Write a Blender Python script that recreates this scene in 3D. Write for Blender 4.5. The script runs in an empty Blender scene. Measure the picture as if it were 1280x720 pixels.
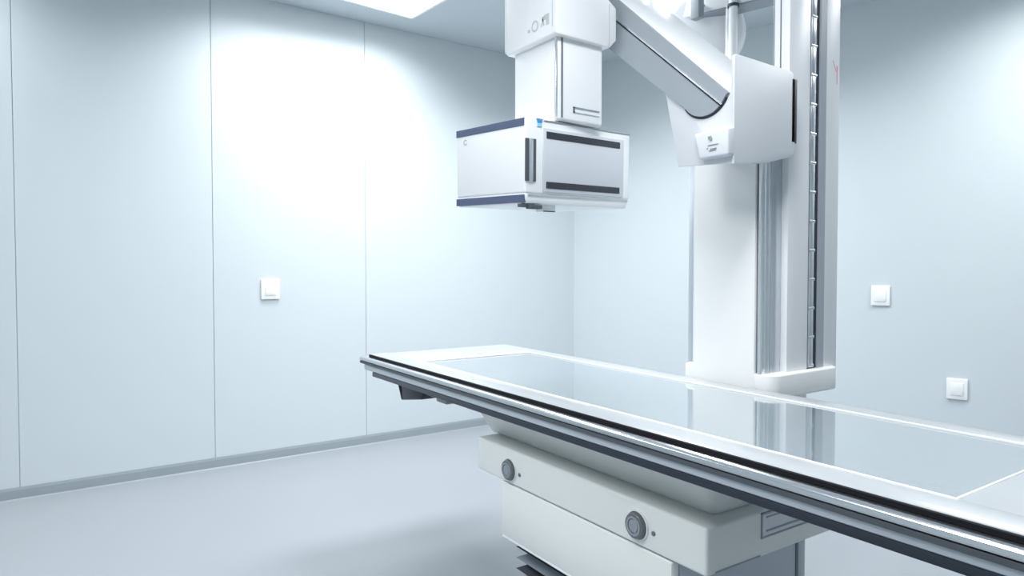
import bpy, bmesh, math, random
from mathutils import Vector, Matrix
random.seed(4)
SC = bpy.context.scene
COL = SC.collection
PI = math.pi

# ------------------------------------------------------------------ materials
def mat(name, col, rough=.45, metal=0.0, noise=0.0, nscale=6.0, spec=.5, coat=0.0, bump=0.0, bscale=200.0, ior=None):
    m = bpy.data.materials.new(name); m.use_nodes = True
    nt = m.node_tree; b = nt.nodes['Principled BSDF']
    b.inputs['Base Color'].default_value = (*col, 1)
    b.inputs['Roughness'].default_value = rough
    b.inputs['Metallic'].default_value = metal
    b.inputs['Specular IOR Level'].default_value = spec
    b.inputs['Coat Weight'].default_value = coat
    b.inputs['Coat Roughness'].default_value = .08
    if ior: b.inputs['IOR'].default_value = ior
    tc = nt.nodes.new('ShaderNodeTexCoord')
    if noise:
        n = nt.nodes.new('ShaderNodeTexNoise'); n.inputs['Scale'].default_value = nscale; n.inputs['Detail'].default_value = 4
        nt.links.new(tc.outputs['Object'], n.inputs['Vector'])
        r = nt.nodes.new('ShaderNodeMapRange')
        r.inputs['To Min'].default_value = 1-noise; r.inputs['To Max'].default_value = 1+noise
        nt.links.new(n.outputs['Fac'], r.inputs['Value'])
        mx = nt.nodes.new('ShaderNodeMix'); mx.data_type = 'RGBA'; mx.blend_type = 'MULTIPLY'
        mx.inputs['Factor'].default_value = 1
        mx.inputs['A'].default_value = (*col, 1)
        nt.links.new(r.outputs['Result'], mx.inputs['B'])
        nt.links.new(mx.outputs['Result'], b.inputs['Base Color'])
    if bump:
        n2 = nt.nodes.new('ShaderNodeTexNoise'); n2.inputs['Scale'].default_value = bscale
        nt.links.new(tc.outputs['Object'], n2.inputs['Vector'])
        bp = nt.nodes.new('ShaderNodeBump'); bp.inputs['Strength'].default_value = bump; bp.inputs['Distance'].default_value = .001
        nt.links.new(n2.outputs['Fac'], bp.inputs['Height']); nt.links.new(bp.outputs['Normal'], b.inputs['Normal'])
    return m

M = dict(
    wall=mat('wall_panel', (.615, .675, .705), .42, noise=.012, nscale=1.2, spec=.3),
    seam=mat('panel_seam', (.60, .66, .69), .6),
    ceil=mat('ceiling_panel', (.60, .66, .70), .6, noise=.02, nscale=2),
    floor=mat('vinyl_floor', (.305, .33, .358), .38, noise=.02, nscale=1.5, spec=.35, bump=.05, bscale=90),
    base=mat('cove_grey', (.29, .33, .365), .45, noise=.04, nscale=5),
    white=mat('white_enamel', (.88, .895, .91), .32, noise=.01, nscale=8),
    white2=mat('warm_white_plastic', (.90, .905, .90), .4, noise=.01, nscale=8),
    cream=mat('off_white_enamel', (.84, .865, .84), .38, noise=.015, nscale=5),
    shell=mat('pale_grey_plastic', (.72, .745, .78), .4, noise=.015, nscale=5),
    mast=mat('mast_enamel', (.87, .885, .91), .36, noise=.012, nscale=5),
    flange=mat('blue_grey_flange', (.40, .44, .49), .4, noise=.03, nscale=6),
    panel=mat('cool_grey_panel', (.62, .655, .70), .4, noise=.012, nscale=5),
    faint=mat('faint_grey_print', (.56, .59, .60), .5, noise=.03, nscale=60),
    railsteel=mat('satin_steel_rail', (.66, .68, .70), .2, metal=1.0, noise=.03, nscale=25),
    grey=mat('mid_grey_paint', (.33, .37, .41), .4, noise=.03, nscale=6),
    grey2=mat('slate_grey_paint', (.27, .31, .35), .4, noise=.03, nscale=6),
    lgrey=mat('light_grey_paint', (.50, .55, .60), .4, noise=.02, nscale=6),
    alu=mat('brushed_aluminium', (.66, .70, .74), .3, metal=.75, noise=.03, nscale=30),
    chrome=mat('bright_steel', (.86, .88, .90), .27, metal=1.0),
    black=mat('black_rubber', (.008, .009, .012), .65, noise=.1, nscale=20, spec=.15),
    dark=mat('dark_graphite', (.035, .042, .055), .45, noise=.1, nscale=20),
    darkslot=mat('slot_charcoal', (.028, .032, .045), .5, noise=.08, nscale=20),
    navy=mat('navy_stripe', (.085, .11, .20), .4, noise=.05, nscale=15),
    navyrail=mat('navy_rail', (.02, .028, .042), .35, noise=.05, nscale=15),
    groove=mat('groove_grey', (.075, .09, .105), .5, noise=.05, nscale=15),
    seal=mat('grey_seal', (.16, .18, .21), .6, noise=.05, nscale=15),
    top=mat('white_laminate', (.43, .455, .475), .28, noise=.01, nscale=6, coat=.3),
    glass=mat('glossy_tabletop_glass', (.25, .30, .33), .045, noise=.01, nscale=3, spec=.75, coat=1.0, ior=1.7),
    blue=mat('blue_sticker', (.04, .30, .75), .4, noise=.05, nscale=90),
    cyan=mat('cyan_sticker', (.35, .72, .92), .4, noise=.05, nscale=90),
    red=mat('red_marking', (.85, .33, .38), .5, noise=.05, nscale=60),
    mark=mat('grey_print', (.30, .33, .35), .5, noise=.05, nscale=90),
    plate=mat('switch_white', (.90, .91, .92), .3, noise=.01, nscale=20),
    knob=mat('knob_grey', (.17, .185, .20), .35, metal=.3, noise=.12, nscale=50),
)
def emis(name, col, s):
    m = bpy.data.materials.new(name); m.use_nodes = True
    nt = m.node_tree; b = nt.nodes['Principled BSDF']
    b.inputs['Base Color'].default_value = (.9, .9, .9, 1)
    b.inputs['Emission Color'].default_value = (*col, 1); b.inputs['Emission Strength'].default_value = s
    return m
M['diff'] = emis('lamp_diffuser', (.96, .985, 1.0), 2.2)

# ------------------------------------------------------------------ mesh builder
class MB:
    def __init__(s): s.bm = bmesh.new(); s.mats = []; s.mi = 0
    def use(s, m):
        if m not in s.mats: s.mats.append(m)
        s.mi = s.mats.index(m); return s
    def _merge(s, b, mtx=None):
        if mtx is not None: b.transform(mtx)
        vs = [s.bm.verts.new(v.co) for v in b.verts]
        b.verts.index_update()
        for f in b.faces:
            try:
                nf = s.bm.faces.new([vs[v.index] for v in f.verts]); nf.material_index = s.mi
            except ValueError: pass
        b.free()
    def hexa(s, c8, bev=0, seg=2):
        """8 corners: bottom ring 0-3, top ring 4-7"""
        b = bmesh.new(); v = [b.verts.new(c) for c in c8]
        for f in ((3,2,1,0),(4,5,6,7),(0,1,5,4),(1,2,6,5),(2,3,7,6),(3,0,4,7)): b.faces.new([v[i] for i in f])
        bmesh.ops.recalc_face_normals(b, faces=b.faces)
        if bev: bmesh.ops.bevel(b, geom=b.edges[:], offset=bev, segments=seg, profile=.5, affect='EDGES', clamp_overlap=True)
        s._merge(b); return s
    def box(s, lo, hi, bev=0, seg=2):
        x0,y0,z0 = lo; x1,y1,z1 = hi
        return s.hexa([(x0,y0,z0),(x1,y0,z0),(x1,y1,z0),(x0,y1,z0),(x0,y0,z1),(x1,y0,z1),(x1,y1,z1),(x0,y1,z1)], bev, seg)
    def prism(s, poly, axis, a, c, bev=0, seg=2, shift=None):
        """poly of 2D points extruded along axis from a to c; shift(p2)->extra 3D offset at the far end"""
        def P(p, t):
            return {'x':(t,p[0],p[1]), 'y':(p[0],t,p[1]), 'z':(p[0],p[1],t)}[axis]
        b = bmesh.new()
        v0 = [b.verts.new(P(p,a)) for p in poly]; v1 = []
        for p in poly:
            q = Vector(P(p,c))
            if shift: q += Vector(shift(p))
            v1.append(b.verts.new(q))
        n = len(poly)
        b.faces.new(v0); b.faces.new(list(reversed(v1)))
        for i in range(n): b.faces.new([v0[i], v1[i], v1[(i+1)%n], v0[(i+1)%n]])
        bmesh.ops.recalc_face_normals(b, faces=b.faces)
        if bev:
            es = [e for e in b.edges if len(e.link_faces)==2 and e.calc_face_angle(0) > math.radians(28)]
            bmesh.ops.bevel(b, geom=es, offset=bev, segments=seg, profile=.5, affect='EDGES', clamp_overlap=True)
        s._merge(b); return s
    def cyl(s, p0, p1, r, r1=None, seg=32, bev=0):
        p0 = Vector(p0); p1 = Vector(p1); d = p1-p0; L = d.length
        b = bmesh.new()
        bmesh.ops.create_cone(b, cap_ends=True, segments=seg, radius1=r, radius2=r if r1 is None else r1, depth=L)
        if bev:
            es = [e for e in b.edges if len(e.link_faces)==2 and e.calc_face_angle(0) > math.radians(40)]
            bmesh.ops.bevel(b, geom=es, offset=bev, segments=3, profile=.5, affect='EDGES', clamp_overlap=True)
        s._merge(b, Matrix.Translation((p0+p1)/2) @ d.to_track_quat('Z','Y').to_matrix().to_4x4()); return s
    def ring(s, c, axis, r0, r1, h, seg=32, a0=0, a1=2*PI):
        """flat ring (or arc) of height h standing on c along axis"""
        q = Vector(axis).to_track_quat('Z','Y').to_matrix().to_4x4()
        b = bmesh.new(); full = abs(a1-a0-2*PI) < 1e-6
        n = seg if full else seg+1
        rows = []
        for i in range(n):
            t = a0+(a1-a0)*i/seg; cc, ss = math.cos(t), math.sin(t)
            rows.append([b.verts.new((r*cc, r*ss, z)) for r, z in ((r0,0),(r1,0),(r1,h),(r0,h))])
        m = seg if full else seg
        for i in range(m):
            A, B = rows[i], rows[(i+1)%n]
            for k in range(4): b.faces.new([A[k], B[k], B[(k+1)%4], A[(k+1)%4]])
        if not full: b.faces.new(rows[0]); b.faces.new(list(reversed(rows[-1])))
        bmesh.ops.recalc_face_normals(b, faces=b.faces)
        s._merge(b, Matrix.Translation(c) @ q); return s
    def build(s, name, material=None, parent=None, smooth=35, off=None):
        me = bpy.data.meshes.new(name)
        if off is not None: s.bm.transform(Matrix.Translation(-Vector(off)))
        s.bm.to_mesh(me); s.bm.free()
        for m in ([material] if material else []) + s.mats: me.materials.append(m)
        if smooth:
            for p in me.polygons: p.use_smooth = True
            me.set_sharp_from_angle(angle=math.radians(smooth))
        o = bpy.data.objects.new(name, me); COL.objects.link(o)
        if parent: o.parent = parent
        return o

def thing(name, label, cat, loc=(0,0,0), rotz=0, group=None):
    o = bpy.data.objects.new(name, None); COL.objects.link(o)
    o.location = loc; o.rotation_euler = (0,0,rotz); o.empty_display_size = .1
    o['label'] = label; o['category'] = cat
    if group: o['group'] = group
    return o
def struct(o): o['kind'] = 'structure'; return o

# ------------------------------------------------------------------ room shell
H = 2.9
CX, CY = -4.344, 3.683                      # left / back corner
BD = Vector((.962, .273, 0)).normalized()   # the back wall runs off at this slant
BN = Vector((BD.y, -BD.x, 0))               # towards the room
RX, FY = 1.62, -2.6
BL = (RX-CX)/BD.x
BE = Vector((CX, CY, 0)) + BD*BL
room = [(CX, FY), (RX, FY), (RX, BE.y), (CX, CY)]
def grow(d): return [(CX-d, FY-d), (RX+d, FY-d), (RX+d, BE.y+d), (CX-d, CY+d)]
struct(MB().prism(grow(.12), 'z', -.1, 0).build('floor', M['floor'], smooth=0))
struct(MB().prism(grow(.12), 'z', H, H+.1).build('ceiling', M['ceil'], smooth=0))

# left wall: flush enamelled panels with narrow joints over a backing
w = MB().use(M['seam']); w.box((CX-.12, FY-.12, 0), (CX-.006, CY+.12, H))
w.use(M['wall'])
ys = [FY, -2.064, -1.096, -.128, .831, 1.809, CY]
for a, c in zip(ys[:-1], ys[1:]):
    w.box((CX-.02, a+.0016, .0), (CX, c-.0016 if c < CY else c+.02, H), .002, 1)
struct(w.build('wall_left', smooth=0))
w = MB().use(M['wall'])
p0 = Vector((CX, CY, 0)); out = -BN
def bw(s, d, z): q = p0 + BD*s + BN*d; return (q.x, q.y, z)
w.hexa([bw(-.05,0,0), bw(BL+.1,0,0), bw(BL+.1,-.12,0), bw(-.05,-.12,0), bw(-.05,0,H), bw(BL+.1,0,H), bw(BL+.1,-.12,H), bw(-.05,-.12,H)])
struct(w.build('wall_back', smooth=0))
struct(MB().box((RX, FY-.12, 0), (RX+.12, BE.y+.1, H)).build('wall_right', M['wall'], smooth=0))
struct(MB().box((CX-.12, FY-.12, 0), (RX+.12, FY, H)).build('wall_front', M['wall'], smooth=0))
# cove skirting
prof = [(0, 0), (.022, 0), (.016, .006), (.012, .05), (.008, .064), (0, .064)]
struct(MB().prism([(CX+a, z) for a, z in prof], 'y', FY, CY).build('baseboard_left', M['base'], smooth=0))
b = MB()
bb = MB().prism([(a, z) for a, z in prof], 'y', 0, BL)
bb.bm.transform(Matrix(((BN.x, BD.x, 0, CX), (BN.y, BD.y, 0, CY), (0, 0, 1, 0), (0, 0, 0, 1))))
bmesh.ops.recalc_face_normals(bb.bm, faces=bb.bm.faces)
struct(bb.build('baseboard_back', M['base'], smooth=0))

# ------------------------------------------------------------------ ceiling lamps and added fill panels
def lamp(x, y, label, rot=0.0, power=60, sx=.6, sy=1.2):
    t = thing('ceiling_light', label, 'ceiling light', (x, y, H), rot, 'flat panel lamps set against the ceiling')
    f = MB()
    for lo, hi in (((-sx/2, -sy/2, -.012), (-sx/2+.018, sy/2, 0)), ((sx/2-.018, -sy/2, -.012), (sx/2, sy/2, 0)),
                   ((-sx/2, -sy/2, -.012), (sx/2, -sy/2+.018, 0)), ((-sx/2, sy/2-.018, -.012), (sx/2, sy/2, 0))):
        f.box(lo, hi, .002, 1)
    f.build('frame', M['white'], t)
    MB().box((-sx/2+.018, -sy/2+.018, -.010), (sx/2-.018, sy/2-.018, -.001)).build('diffuser', M['diff'], t)
    l = bpy.data.lights.new('panel_lamp', 'AREA'); l.shape = 'RECTANGLE'; l.size = sx-.05; l.size_y = sy-.05
    l.energy = power; l.color = (.975, .99, 1.0); l.spread = math.radians(SPREAD)
    lo = bpy.data.objects.new('panel_lamp', l); COL.objects.link(lo); lo.parent = t; lo.location = (0, 0, -.016)
    return t
SPREAD = 150
PW = 30
lamp(-3.75, 1.47, 'bright rectangular ceiling panel lamp next to the left wall, in view at top', math.radians(4), PW)
lamp(-3.93, -.95, 'ceiling panel lamp near the left wall, out of view behind the viewer', 0, 19)
lamp(-.75, 3.95, 'ceiling panel lamp in front of the back wall, out of view at upper right', math.radians(105.9), 30)
lamp(-2.72, 2.45, 'ceiling panel lamp over the x-ray column, just out of view above', 0, 46)
lamp(-.7, .75, 'added fill light panel above the near end of the table, out of view', 0, 29)  # unseen fill, added to lift the right-hand faces of the stand
lamp(-1.4, -.6, 'added fill light panel in the middle of the room, out of view behind the viewer', 0, 34)  # added soft fill, out of view; brightens the stand and drawer fronts

# ------------------------------------------------------------------ wall switches
def switch(label, loc, rot, w, h):
    """plate in local XZ plane, front facing -Y"""
    t = thing('wall_switch', label, 'wall switch', loc, rot, 'square white wall switches')
    MB().box((-w/2, -.013, -h/2), (w/2, 0, h/2), .004, 3).build('plate', M['plate'], t)
    MB().box((-w*.30, -.0175, -h*.30), (w*.30, -.011, h*.30), .003, 2).build('rocker', M['plate'], t)
    return t
switch('square white wall switch alone on the left wall', (CX, 1.166, 1.085), PI/2, .115, .128)
ang = math.atan2(BD.y, BD.x)
q = p0 + BD*2.322; switch('upper of two white wall switches, on the back wall right of the mast', (q.x, q.y, 1.045), ang, .106, .126)
q = p0 + BD*2.733; switch('lower of two white wall switches, on the back wall above the table edge', (q.x, q.y, .50), ang, .106, .124)

# ------------------------------------------------------------------ examination table (local frame: x along the table, y away from the near edge)
T = thing('examination_table', 'long white x-ray table with glossy top on a cream pedestal', 'examination table',
          (-.345, 1.125, 0), math.radians(-1.3))
XL, XR, YF = -2.46, .14, .716
ZT = .829
YI = .094
def fy(x, o): return o + (.727-.672)*(XR-x)/(XR-XL)      # far edge runs very slightly out of parallel
OUT, INN = .672, .592
def slab(m, x0, ya0, yb0, x1, ya1, yb1, z0, z1, bev=0, seg=2):
    return m.hexa([(x0,ya0,z0),(x1,ya1,z0),(x1,yb1,z0),(x0,yb0,z0),(x0,ya0,z1),(x1,ya1,z1),(x1,yb1,z1),(x0,yb0,z1)], bev, seg)
f = MB()
f.box((XL, .006, .786), (XR, YI+.001, ZT), .003)                                             # near rim
slab(f, XL, fy(XL, INN), fy(XL, OUT), XR, fy(XR, INN), fy(XR, OUT), .786, ZT, .005)           # far rim
slab(f, XL, YI-.003, fy(XL, INN)+.004, -2.150, YI-.003, fy(-2.15, INN)+.004, .786, ZT-.0004, .003)   # head end
slab(f, -.128, YI-.003, fy(-.128, INN)+.004, XR, YI-.003, fy(XR, INN)+.004, .786, ZT-.0004, .003)    # foot end
slab(f, -2.16, YI-.01, fy(-2.16, INN)+.01, -.12, YI-.01, fy(-.12, INN)+.01, .770, .806)       # tray under the glass
f.build('tabletop_frame', M['top'], T)
g = MB(); slab(g, -2.15, YI, fy(-2.15, INN), -.127, YI, fy(-.127, INN), .806, .8255); g.build('glass_panel', M['glass'], T)
t = MB()
t.box((-2.15, YI-.0025, .812), (-.127, YI+.0025, ZT+.001), .0012, 1)
slab(t, -2.15, fy(-2.15, INN)-.0025, fy(-2.15, INN)+.0035, -.127, fy(-.127, INN)-.0025, fy(-.127, INN)+.0035, .812, ZT+.001, .0012, 1)
slab(t, -2.155, YI-.0025, fy(-2.155, INN)+.0035, -2.115, YI-.0025, fy(-2.115, INN)+.0035, .812, ZT+.002, .003, 2)
slab(t, -.131, YI-.0025, fy(-.131, INN)+.0035, -.1255, YI-.0025, fy(-.1255, INN)+.0035, .812, ZT+.001, .0012, 1)
t.build('inner_trim', M['white'], T)
MB().box((XL, -.0008, .818), (XR, .0065, ZT-.0012), .001, 1).build('edge_gasket', M['black'], T)
r = MB()
r.prism([(.004, .797), (-.018, .797), (-.0235, .8005), (-.0235, .8095), (-.021, .8135), (-.014, .8165), (.004, .818)], 'x', XL-.055, XR)
r.build('side_rail', M['railsteel'], T)
MB().box((XL-.058, -.0215, .786), (XR, .006, .7965), .001, 1).build('lower_gasket', M['groove'], T)
u = MB(); u.hexa([(XL-.02,-.015,.7600),(XR,-.015,.7700),(XR,.05,.7700),(XL-.02,.05,.7600),(XL-.02,-.015,.7858),(XR,-.015,.7858),(XR,.05,.7858),(XL-.02,.05,.7858)], .002, 1); u.build('apron', M['lgrey'], T)
u = MB(); u.hexa([(-2.385,-.016,.7400),(XR,-.016,.7515),(XR,.03,.7515),(-2.385,.03,.7400),(-2.385,-.016,.7600),(XR,-.016,.7700),(XR,.03,.7700),(-2.385,.03,.7600)], .003, 2); u.box((-2.36, .03, .757), (XR, .10, .7642)); u.build('under_rail', M['navyrail'], T)
u = MB(); u.box((XL+.04, .05, .762), (XR, .65, .786), .003, 1); u.build('underside', M['lgrey'], T)
r = MB(); slab(r, XL, fy(XL, OUT)-.002, fy(XL, OUT)+.010, XR, fy(XR, OUT)-.002, fy(XR, OUT)+.010, .797, .8165, .003); r.box((-2.385, .61, .745), (XR, .665, .7642), .003); r.build('far_rail', M['alu'], T)
def handle(x0, mirror):
    s = -1 if mirror else 1
    def X(a): return x0 + s*a
    def bx(m, xa, ya, za, xb, yb, zb, bev): m.box((min(X(xa), X(xb)), ya, za), (max(X(xa), X(xb)), yb, zb), bev)
    g = MB()
    g.prism([(X(.02), .742), (X(.03), .664), (X(.21), .694), (X(.225), .712), (X(.215), .742)], 'y', .035, .13, .004)
    h = g.build('handle', M['dark'], T)
    k = MB()
    k.prism([(X(-.035), .742), (X(.010), .662), (X(.020), .662), (X(-.022), .742)], 'y', .04, .12, .002)
    k.build('bracket', M['groove'], h)
    if mirror: return
    k = MB(); bx(k, .20, .040, .718, .40, .13, .742, .004); bx(k, .33, .040, .707, .41, .11, .738, .004)
    k.build('slide', M['grey2'], h)
handle(-2.215, False)
handle(.165, True)

# pedestal
p = MB()
p.hexa([(-1.652, .140, .620), (-.655, .140, .620), (-.655, .60, .620), (-1.652, .60, .620),
        (-1.73, .085, .757), (-.640, .085, .757), (-.640, .64, .757), (-1.73, .64, .757)], .022, 4)
p.build('pedestal', M['cream'], T)
p = MB(); p.box((-1.612, .06, .516), (-.612, .66, .628), .008, 4)
hb = p.build('drawer_housing', M['cream'], T)
def knob(x, z):
    k = MB().use(M['knob'])
    k.cyl((x, .062, z), (x, .046, z), .034, .031, 48, .003)
    k.use(M['mark']); k.ring((x, .0465, z), (0, -1, 0), .019, .024, .002, 40)
    k.use(M['grey2']); k.cyl((x, .047, z), (x, .0445, z), .017, .015, 32, .001); k.use(M['mark']); k.box((x+.004, .0435, z-.016), (x+.012, .047, z-.004), .0015)
    k.use(M['white']); k.ring((x, .0605, z), (0, -1, 0), .0345, .0385, .004, 48)
    k.build('round_knob', None, hb)
    s = MB(); s.cyl((x+.056, .0615, z-.003), (x+.056, .057, z-.003), .0058, None, 20, .001); s.build('screw', M['knob'], hb)
knob(-1.408, .562); knob(-.830, .567)
v = MB().use(M['grey'])
for lo, hi in (((-.614, .252, .562), (-.6085, .257, .624)), ((-.614, .252, .619), (-.6085, .50, .624)), ((-.614, .495, .562), (-.6085, .50, .624)), ((-.614, .252, .562), (-.6085, .50, .567))): v.box(lo, hi, .001, 1)
v.use(M['shell']); v.box((-.613, .257, .567), (-.610, .495, .619))
v.use(M['grey']); v.box((-.611, .27, .610), (-.6085, .36, .613)); v.box((-.611, .27, .576), (-.6085, .47, .580))
v.build('side_hatch', None, hb)
v = MB(); v.box((-.614, .09, .520), (-.6105, .25, .5235)); v.build('side_groove', M['grey'], hb)
c = MB(); c.box((-1.44, .088, .332), (-.715, .555, .517), .006); c.box((-.760, .562, .03), (-.716, .60, .517), .004); c.box((-1.44, .555, .332), (-.76, .60, .517), .004)
c.box((-.78, .088, .03), (-.715, .555, .34), .004)
cb = c.build('base_cabinet', M['lgrey'], T)
c = MB(); c.box((-1.462, .060, .336), (-.716, .086, .5125), .004); c.build('front_panel', M['cream'], cb)
c = MB(); c.box((-1.455, .060, .3295), (-.722, .098, .3365), .002); c.build('panel_lip', M['white'], cb)
c = MB()
c.box((-1.452, .070, .5125), (-.70, .09, .5165)); c.build('panel_gap', M['grey'], cb)
c = MB(); c.box((-.7165, .552, .03), (-.7135, .562, .516)); c.build('side_seam', M['seal'], cb)
# pleated bellows
bl = MB(); z = .330; n = 8; dz = .036
for i in range(n):
    a = .0 if i % 2 == 0 else .0
    lo0, hi0 = (-1.432, .100), (-.80, .52)
    ins = .032
    zt, zm, zb = z-i*dz, z-i*dz-dz*.5, z-i*dz-dz
    A = lambda e, zz: [(lo0[0]+e, lo0[1]+e, zz), (hi0[0]-e, lo0[1]+e, zz), (hi0[0]-e, hi0[1]-e, zz), (lo0[0]+e, hi0[1]-e, zz)]
    bl.use(M['dark'] if i % 2 == 0 else M['grey2'])
    bl.hexa(A(ins, zm)+A(0, zt)); bl.hexa(A(0, zb)+A(ins, zm))
bl.build('bellows', None, T, smooth=0)
MB().box((-1.46, .09, 0), (-.70, .62, .044), .006).build('floor_plate', M['grey'], T)

# ------------------------------------------------------------------ x-ray stand (world coordinates minus its base point)
SB = Vector((-1.42, 2.08, 0))
S = thing('x_ray_stand', 'tall white x-ray column stand with angled arm and boxed tube head behind table', 'x-ray machine', SB)
def sb(m, name, material, parent=None): 
    return m.build(name, material, parent or S, off=SB)
sb(MB().box((-1.72, 1.86, 0), (-1.20, 2.36, .03), .006), 'floor_plate', M['grey'])
# mast
m = MB()
m.box((-1.325, 1.985, .03), (-1.268, 2.106, 2.86), .004)
m.box((-1.325, 2.168, .80), (-1.268, 2.288, 2.86), .004)
m.box((-1.325, 2.10, .80), (-1.285, 2.18, 2.86))
mast = sb(m, 'mast', M['mast'])
sb(MB().box((-1.292, 2.1055, .80), (-1.2735, 2.1685, 2.855)), 'cable_channel', M['dark'], mast)
sb(MB().box((-1.275, 2.1655, .80), (-1.2672, 2.203, 2.858), .001, 1), 'grey_flange', M['flange'], mast)
sb(MB().box((-1.3275, 1.9835, .035), (-1.3255, 2.03, 2.855)), 'edge_strip', M['alu'], mast)
m = MB(); m.box((-1.302, 1.983, .03), (-1.2985, 1.9865, 2.86)); sb(m, 'front_seam', M['seal'], mast)
ch = MB(); zz = .88; i = 0
while zz < 2.85:
    L = .098
    ch.box((-1.278, 2.111, zz+.003), (-1.2665, 2.138, zz+L-.003), .003, 2)
    ch.cyl((-1.272, 2.110, zz), (-1.272, 2.142, zz), .0065, None, 12)
    zz += L; i += 1
sb(ch, 'drive_chain', M['alu'], mast)
rd = MB()
def pl(y, z): return (-1.2678, y, z)
def tri(y0a, y0b, z0, y1a, y1b, z1):
    rd.hexa([(-1.269, y0a, z0), (-1.2674, y0a, z0), (-1.2674, y0b, z0), (-1.269, y0b, z0), (-1.269, y1a, z1), (-1.2674, y1a, z1), (-1.2674, y1b, z1), (-1.269, y1b, z1)])
tri(2.2685, 2.271, 1.852, 2.265, 2.272, 1.915)
tri(2.262, 2.265, 1.895, 2.240, 2.2425, 1.930)
sb(rd, 'red_marking', M['red'], mast)
# lower column
lc = MB(); lc.box((-1.585, 1.900, .03), (-1.294, 2.05, 1.60), .004)
low = sb(lc, 'lower_column', M['shell'])
sb(MB().box((-1.5555, 1.872, .03), (-1.3115, 1.905, 1.60), .003), 'front_cover', M['white2'], low)
k = MB(); k.box((-1.304, 1.876, .03), (-1.2885, 1.9, 1.60), .005, 3); sb(k, 'corner_strip', M['chrome'], low)
k = MB(); k.box((-1.3125, 1.882, .03), (-1.303, 1.902, 1.60)); sb(k, 'cover_gap', M['seal'], low)
k = MB(); k.box((-1.297, 1.900, .03), (-1.2895, 1.922, 1.60), .002); k.box((-1.297, 1.926, .03), (-1.290, 1.984, 1.60), .002); sb(k, 'side_rail', M['alu'], low)
k = MB(); k.box((-1.640, 1.940, .03), (-1.605, 2.03, 1.60), .003); k.box((-1.606, 1.95, .03), (-1.58, 2.03, 1.60)); sb(k, 'guide_rail', M['alu'], low)
k = MB(); k.box((-1.606, 1.944, .03), (-1.578, 1.952, 1.60)); sb(k, 'rail_gap', M['seal'], low)
# collar
def rrect(x0, y0, x1, y1, r, n=8):
    P = []
    for cx, cy, a in ((x1-r, y0+r, -PI/2), (x1-r, y1-r, 0), (x0+r, y1-r, PI/2), (x0+r, y0+r, PI)):
        for i in range(n+1): P.append((cx+r*math.cos(a+PI/2*i/n), cy+r*math.sin(a+PI/2*i/n)))
    return P
sb(MB().prism(rrect(-1.618, 1.874, -1.242, 2.272, .045), 'z', .793, .870, .006, 3), 'collar', M['white2'])
# carriage housing
NC, NR = (-1.325, 1.757), .093
poly = [(-1.429, 1.530), (-1.228, 1.515), (-1.228, 1.825), (-1.2315, 1.828)]
for i in range(19):
    a = math.radians(-2 - i*(143/18)); poly.append((NC[0]+NR*math.cos(a), NC[1]+NR*math.sin(a)))
poly += [(-1.395, 1.80), (-1.47, 1.815), (-1.487, 1.79), (-1.482, 1.764)]
hs = MB()
hs.prism(poly, 'y', 1.640, 1.93, .008, 3, shift=lambda p: (0, 0, .048) if p[1] < 1.56 else (0, 0, 0))
# the side shell: rounded at the rear, its lower edge rising
def arc(cx, cy, r, a0, a1, n=8): return [(cx+r*math.cos(math.radians(a0+(a1-a0)*i/n)), cy+r*math.sin(math.radians(a0+(a1-a0)*i/n))) for i in range(n+1)]
side = [(1.640, 1.513), (1.80, 1.530)] + arc(1.907, 1.597, .040, -70, 0) + arc(1.915, 1.796, .032, 0, 90) + arc(1.655, 1.817, .015, 90, 180, 4)
hs.prism(side, 'x', -1.234, -1.2215, .004, 2)
hous = sb(hs, 'carriage_housing', M['shell'])
sb(MB().box((-1.31, 1.925, 1.605), (-1.2215, 1.956, 1.808), .003), 'seal_strip', M['dark'], hous)
j = MB()
arcp = [(NC[0]+(NR+.002)*math.cos(math.radians(a)), NC[1]+(NR+.002)*math.sin(math.radians(a))) for a in range(-32, -150, -6)]
arci = [(NC[0]+(NR-.011)*math.cos(math.radians(a)), NC[1]+(NR-.011)*math.sin(math.radians(a))) for a in range(-146, -30, 6)]
j.prism(arcp+arci, 'y', 1.6385, 1.92); sb(j, 'joint_seal', M['dark'], hous)
# control plate
cp = MB().use(M['shell'])
cp.hexa([(-1.325, 1.612, 1.537), (-1.222, 1.612, 1.537), (-1.222, 1.645, 1.537), (-1.335, 1.645, 1.537),
         (-1.352, 1.620, 1.617), (-1.222, 1.612, 1.614), (-1.222, 1.645, 1.622), (-1.352, 1.645, 1.622)], .006, 3)
cp.use(M['mark'])
for x0, x1, z0, z1 in ((-1.292, -1.282, 1.594, 1.600), (-1.286, -1.278, 1.587, 1.594), (-1.292, -1.255, 1.5725, 1.5745), (-1.297, -1.292, 1.564, 1.566), (-1.288, -1.268, 1.556, 1.5585), (-1.284, -1.262, 1.5605, 1.563), (-1.270, -1.262, 1.5565, 1.561)):
    cp.box((x0, 1.6105, z0), (x1, 1.6155, z1))
sb(cp, 'control_plate', None, hous)
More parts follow.
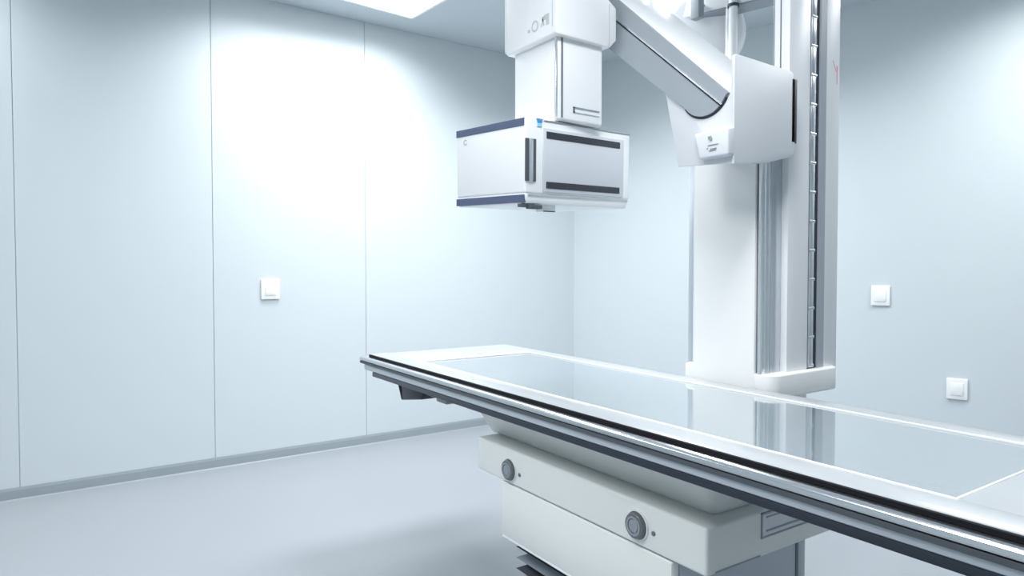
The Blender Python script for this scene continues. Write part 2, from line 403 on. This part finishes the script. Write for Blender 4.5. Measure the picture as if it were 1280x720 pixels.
# swing arm
UP, LO = Vector((-.739, .674)), Vector((-.776, .631))
AR = .0895
def armpoly(ins=0):
    P = [(-1.236+UP.x*1.15-.67*ins, 1.722+UP.y*1.15-.74*ins), (-1.236-.67*ins, 1.722-.74*ins)]
    for i in range(15):
        a = math.radians(-28 - i*(120/14)); P.append((NC[0]+(AR-ins)*math.cos(a), NC[1]+(AR-ins)*math.sin(a)))
    e = Vector((-1.424, 1.724)) + LO*1.0
    P += [(-1.424+.63*ins, 1.724+.776*ins), (e.x+.63*ins, e.y+.776*ins)]
    return P
arm = sb(MB().prism(armpoly(), 'y', 1.640, 1.945, .003, 2), 'swing_arm', M['white'])
sb(MB().prism(armpoly(.0015), 'y', 1.632, 1.641), 'side_panel', M['grey'], arm)
g = MB(); a0 = Vector((-1.262, 1.690)); a1 = Vector((-2.05, 2.371)); d = (a1-a0).normalized(); nn = Vector((-d.y, d.x))
if nn.y < 0: nn = -nn
def strip(mb, o0, o1, y0, y1):
    q = [a0+nn*o0, a1+nn*o0, a1+nn*o1, a0+nn*o1]
    mb.prism([(v.x, v.y) for v in q], 'y', y0, y1)
strip(g, 0, .0045, 1.629, 1.633); sb(g, 'trim_line', M['chrome'], arm)
g = MB(); strip(g, -.004, 0, 1.6305, 1.633); sb(g, 'trim_groove', M['black'], arm)
# tube head housing
hp = [(1.34, 1.962), (1.345, 1.957), (1.575, 1.957), (1.602, 1.985), (1.602, 2.092), (1.565, 2.116), (1.44, 2.24), (1.44, 2.42), (1.34, 2.42)]
th = sb(MB().prism(hp, 'x', -1.950, -1.671, .006, 3), 'tube_head', M['white'])
sb(MB().prism([(y if 0 else 1.345+(y-1.34)*.96, z+.012 if z < 2 else z) for y, z in hp], 'x', -1.968, -1.9575, .003, 2), 'end_panel', M['white'], th)
sb(MB().box((-1.958, 1.348, 1.98), (-1.949, 1.55, 2.40)), 'panel_gap', M['grey'], th)
sb(MB().cyl((-1.80, 1.595, 2.22), (-1.80, 1.665, 2.22), .075, None, 40, .006), 'pivot', M['shell'], th)
k = MB(); k.box((-1.6725, 1.568, 1.962), (-1.6703, 1.5705, 2.10)); sb(k, 'side_seam', M['lgrey'], th)
k = MB(); k.box((-1.6895, 1.3385, 1.985), (-1.6875, 1.341, 2.40)); sb(k, 'corner_seam', M['lgrey'], th)
lt = MB()
def onhead(x0, x1, z0, z1, sk=0): lt.hexa([(x0, 1.3392, z0), (x1, 1.3392, z0), (x1, 1.341, z0), (x0, 1.341, z0), (x0+sk, 1.3392, z1), (x1+sk, 1.3392, z1), (x1+sk, 1.341, z1), (x0+sk, 1.341, z1)])
onhead(-1.822, -1.809, 2.000, 2.009)
lt.ring((-1.782, 1.341, 2.012), (0, -1, 0), .013, .0185, .0018, 28)
onhead(-1.752, -1.745, 2.000, 2.030, .016); onhead(-1.737, -1.730, 2.000, 2.030, -.008)
onhead(-1.722, -1.706, 1.998, 2.018); onhead(-1.732, -1.706, 2.018, 2.033)
sb(lt, 'lettering', M['faint'], th)
# neck
nk = sb(MB().box((-1.930, 1.360, 1.691), (-1.688, 1.557, 1.965), .009, 3), 'neck', M['white'])
sb(MB().box((-1.6895, 1.3745, 1.70), (-1.6865, 1.3815, 1.955)), 'corner_groove', M['seal'], nk)
sb(MB().box((-1.702, 1.3585, 1.70), (-1.6905, 1.3625, 1.957), .001), 'corner_strip', M['chrome'], nk)
k = MB().use(M['lgrey']); k.box((-1.690, 1.425, 1.7215), (-1.6855, 1.540, 1.7245)); k.use(M['grey2']); k.box((-1.690, 1.425, 1.7365), (-1.6855, 1.540, 1.7405)); k.use(M['seal']); k.box((-1.690, 1.425, 1.7215), (-1.6855, 1.432, 1.7405))
sb(k, 'slot', None, nk)
# collimator box: own slightly turned frame, x along its right face, y along its left face
yaw = math.radians(6)
vl = Vector((-math.cos(yaw), -math.sin(yaw), .036)).normalized()
vr = Vector((-math.sin(yaw), math.cos(yaw), .026)); vr = (vr - vl*vr.dot(vl)).normalized()
vz = vr.cross(vl)
BP = Vector((-1.684, 1.23, 1.682))
R3 = Matrix((vr, vl, vz)).transposed().to_4x4()
BW, BLn = .508, .362
bx = MB(); bx.box((0, 0, -.236), (BW, BLn, 0), .007, 3)
bx.hexa([(.004, .006, -.268), (BW-.010, .006, -.268), (BW-.010, BLn-.004, -.268), (.004, BLn-.004, -.268), (.001, .0015, -.232), (BW-.001, .0015, -.232), (BW-.001, BLn-.001, -.232), (.001, BLn-.001, -.232)], .006, 2)
box = bx.build('collimator_box', M['white'], S)
box.matrix_local = Matrix.Translation(BP-SB) @ R3
def cb_(m, name, material): return m.build(name, material, box)
cb_(MB().box((-.0025, .006, -.0255), (.012, BLn-.0005, -.0015), .001, 1), 'stripe', M['navy'])
cb_(MB().box((-.0025, .006, -.2640), (.012, BLn-.0005, -.2395), .001, 1), 'stripe', M['navy'])
cb_(MB().box((.074, -.0045, -.229), (.470, .005, -.026), .003, 2), 'face_panel', M['panel'])
cb_(MB().box((.086, -.0065, -.0585), (.447, .0, -.0365), .001, 1), 'vent_slot', M['darkslot'])
cb_(MB().box((.086, -.0065, -.2170), (.447, .0, -.1955), .001, 1), 'vent_slot', M['darkslot'])
k = MB().use(M['groove']); k.box((.0005, -.004, -.198), (.0125, .004, -.065), .001, 1); k.box((.0285, -.004, -.198), (.043, .004, -.065), .001, 1)
k.use(M['alu']); k.box((.0125, -.008, -.199), (.0285, .004, -.064), .004, 3)
cb_(k, 'edge_clip', None)
cb_(MB().box((.078, -.003, -.0045), (BW-.004, .004, -.001), .0008, 1), 'top_seam', M['grey'])
k = MB().use(M['grey2']); k.box((.046, -.003, -.0030), (.072, .003, .0005)); k.use(M['blue']); k.box((.049, -.003, -.0135), (.068, .003, -.003)); k.use(M['cyan']); k.box((.048, -.003, -.024), (.067, .003, -.0135))
cb_(k, 'sticker', None)
k = MB(); k.ring((.0005, .310, -.047), (-1, 0, 0), .0065, .0105, .0015, 24, math.radians(40), math.radians(330)); cb_(k, 'emblem', M['lgrey'])
k = MB(); k.prism([(.0, -.236), (.498, -.236), (.47, -.268), (.02, -.268)], 'y', .0005, .012) if False else k.box((.012, -.001, -.2405), (BW-.006, .004, -.2365)); cb_(k, 'skirt_seam', M['lgrey'])
k = MB(); k.box((-.008, .01, -.279), (.05, .028, -.268), .002); k.box((.02, .0, -.284), (.075, .02, -.270), .002); cb_(k, 'latch', M['groove'])
k = MB().use(M['white']); k.box((.10, .02, -.290), (.155, .06, -.267), .003); k.use(M['groove']); k.box((.10, .018, -.2905), (.150, .022, -.287)); cb_(k, 'pointer_lamp', None)

# ------------------------------------------------------------------ ceiling pendant behind the arm
PB = Vector((-2.05, 2.72, H))
P = thing('ceiling_pendant', 'white ceiling pendant with pole and round cover, behind the angled arm', 'ceiling pendant', PB)
def pb(m, name, material, parent=None): return m.build(name, material, parent or P, off=PB)
dn = Vector((.61, -.79, -.12)).normalized()
c0 = Vector((-2.205, 2.71, 2.385))
k = MB(); k.cyl(c0 - dn*.05, c0 + dn*.05, .205, .190, 64, .02); pb(k, 'round_cover', M['white'])
k = MB(); k.cyl((-1.992, 2.66, 2.10), (-1.992, 2.66, H), .020, None, 32); pole = pb(k, 'pole', M['white'])
k = MB(); k.cyl((-2.030, 2.675, 2.10), (-2.030, 2.675, 2.46), .013, None, 24); pb(k, 'conduit', M['white'])
ed = Vector((.962, .273, 0))
k = MB()
q0 = Vector((-2.40, 2.56, 0)); q1 = q0 + ed*.68
nrm = Vector((-.273, .962, 0))*.10
def H8(a, b_, n_, z0, z1): return [(*v.xy, z0) for v in (a, b_, b_+n_, a+n_)] + [(*v.xy, z1) for v in (a, b_, b_+n_, a+n_)]
k.hexa(H8(q0, q1, nrm, 2.452, 2.60), .006); beam = pb(k, 'rail_beam', M['white'])
k = MB(); k.hexa(H8(q0+ed*.22-nrm*.02, q1-nrm*.02, nrm*1.04, 2.444, 2.453)); pb(k, 'edge_strip', M['grey2'], beam)
k = MB(); k.box((-2.175, 2.604, 2.478), (-2.13, 2.63, 2.487), .003); pb(k, 'clip', M['grey2'], beam)
k = MB(); 
for s_ in (.08, .60):
    k = MB(); c_ = q0+ed*s_+nrm*.5; k.cyl((c_.x, c_.y, 2.59), (c_.x, c_.y, H), .015, None, 20); pb(k, 'hanger', M['alu'], beam)
k = MB(); k.ring((-1.992, 2.66, 2.438), (0, 0, 1), .019, .027, .012, 28); pb(k, 'ring', M['dark'], pole)
k = MB(); k.box((-2.150, 2.545, 2.402), (-2.100, 2.585, 2.64), .004); pb(k, 'side_block', M['grey2'])

# ------------------------------------------------------------------ camera, world, view
f_px = 833.0
pitch = math.atan(22/f_px); az = math.radians(55.021)
Fh = Vector((-math.sin(az), math.cos(az), 0))
F = Fh*math.cos(pitch) - Vector((0, 0, 1))*math.sin(pitch)
Rv = Vector((math.cos(az), math.sin(az), 0)); U = Rv.cross(F)
cam = bpy.data.cameras.new('camera'); co = bpy.data.objects.new('camera', cam); COL.objects.link(co)
cam.sensor_width = 36; cam.lens = f_px*36/1280; cam.clip_start = .05
co.matrix_world = Matrix((( Rv.x, U.x, -F.x, 0), (Rv.y, U.y, -F.y, 0), (Rv.z, U.z, -F.z, 1.204), (0, 0, 0, 1)))
SC.camera = co
wd = bpy.data.worlds.new('world'); SC.world = wd; wd.use_nodes = True
wd.node_tree.nodes['Background'].inputs['Color'].default_value = (.6, .75, .85, 1)
wd.node_tree.nodes['Background'].inputs['Strength'].default_value = .3
vs = SC.view_settings
vs.view_transform = 'Standard'; vs.look = 'None'; vs.gamma = 1; vs.use_curve_mapping = False
vs.exposure = 0.06
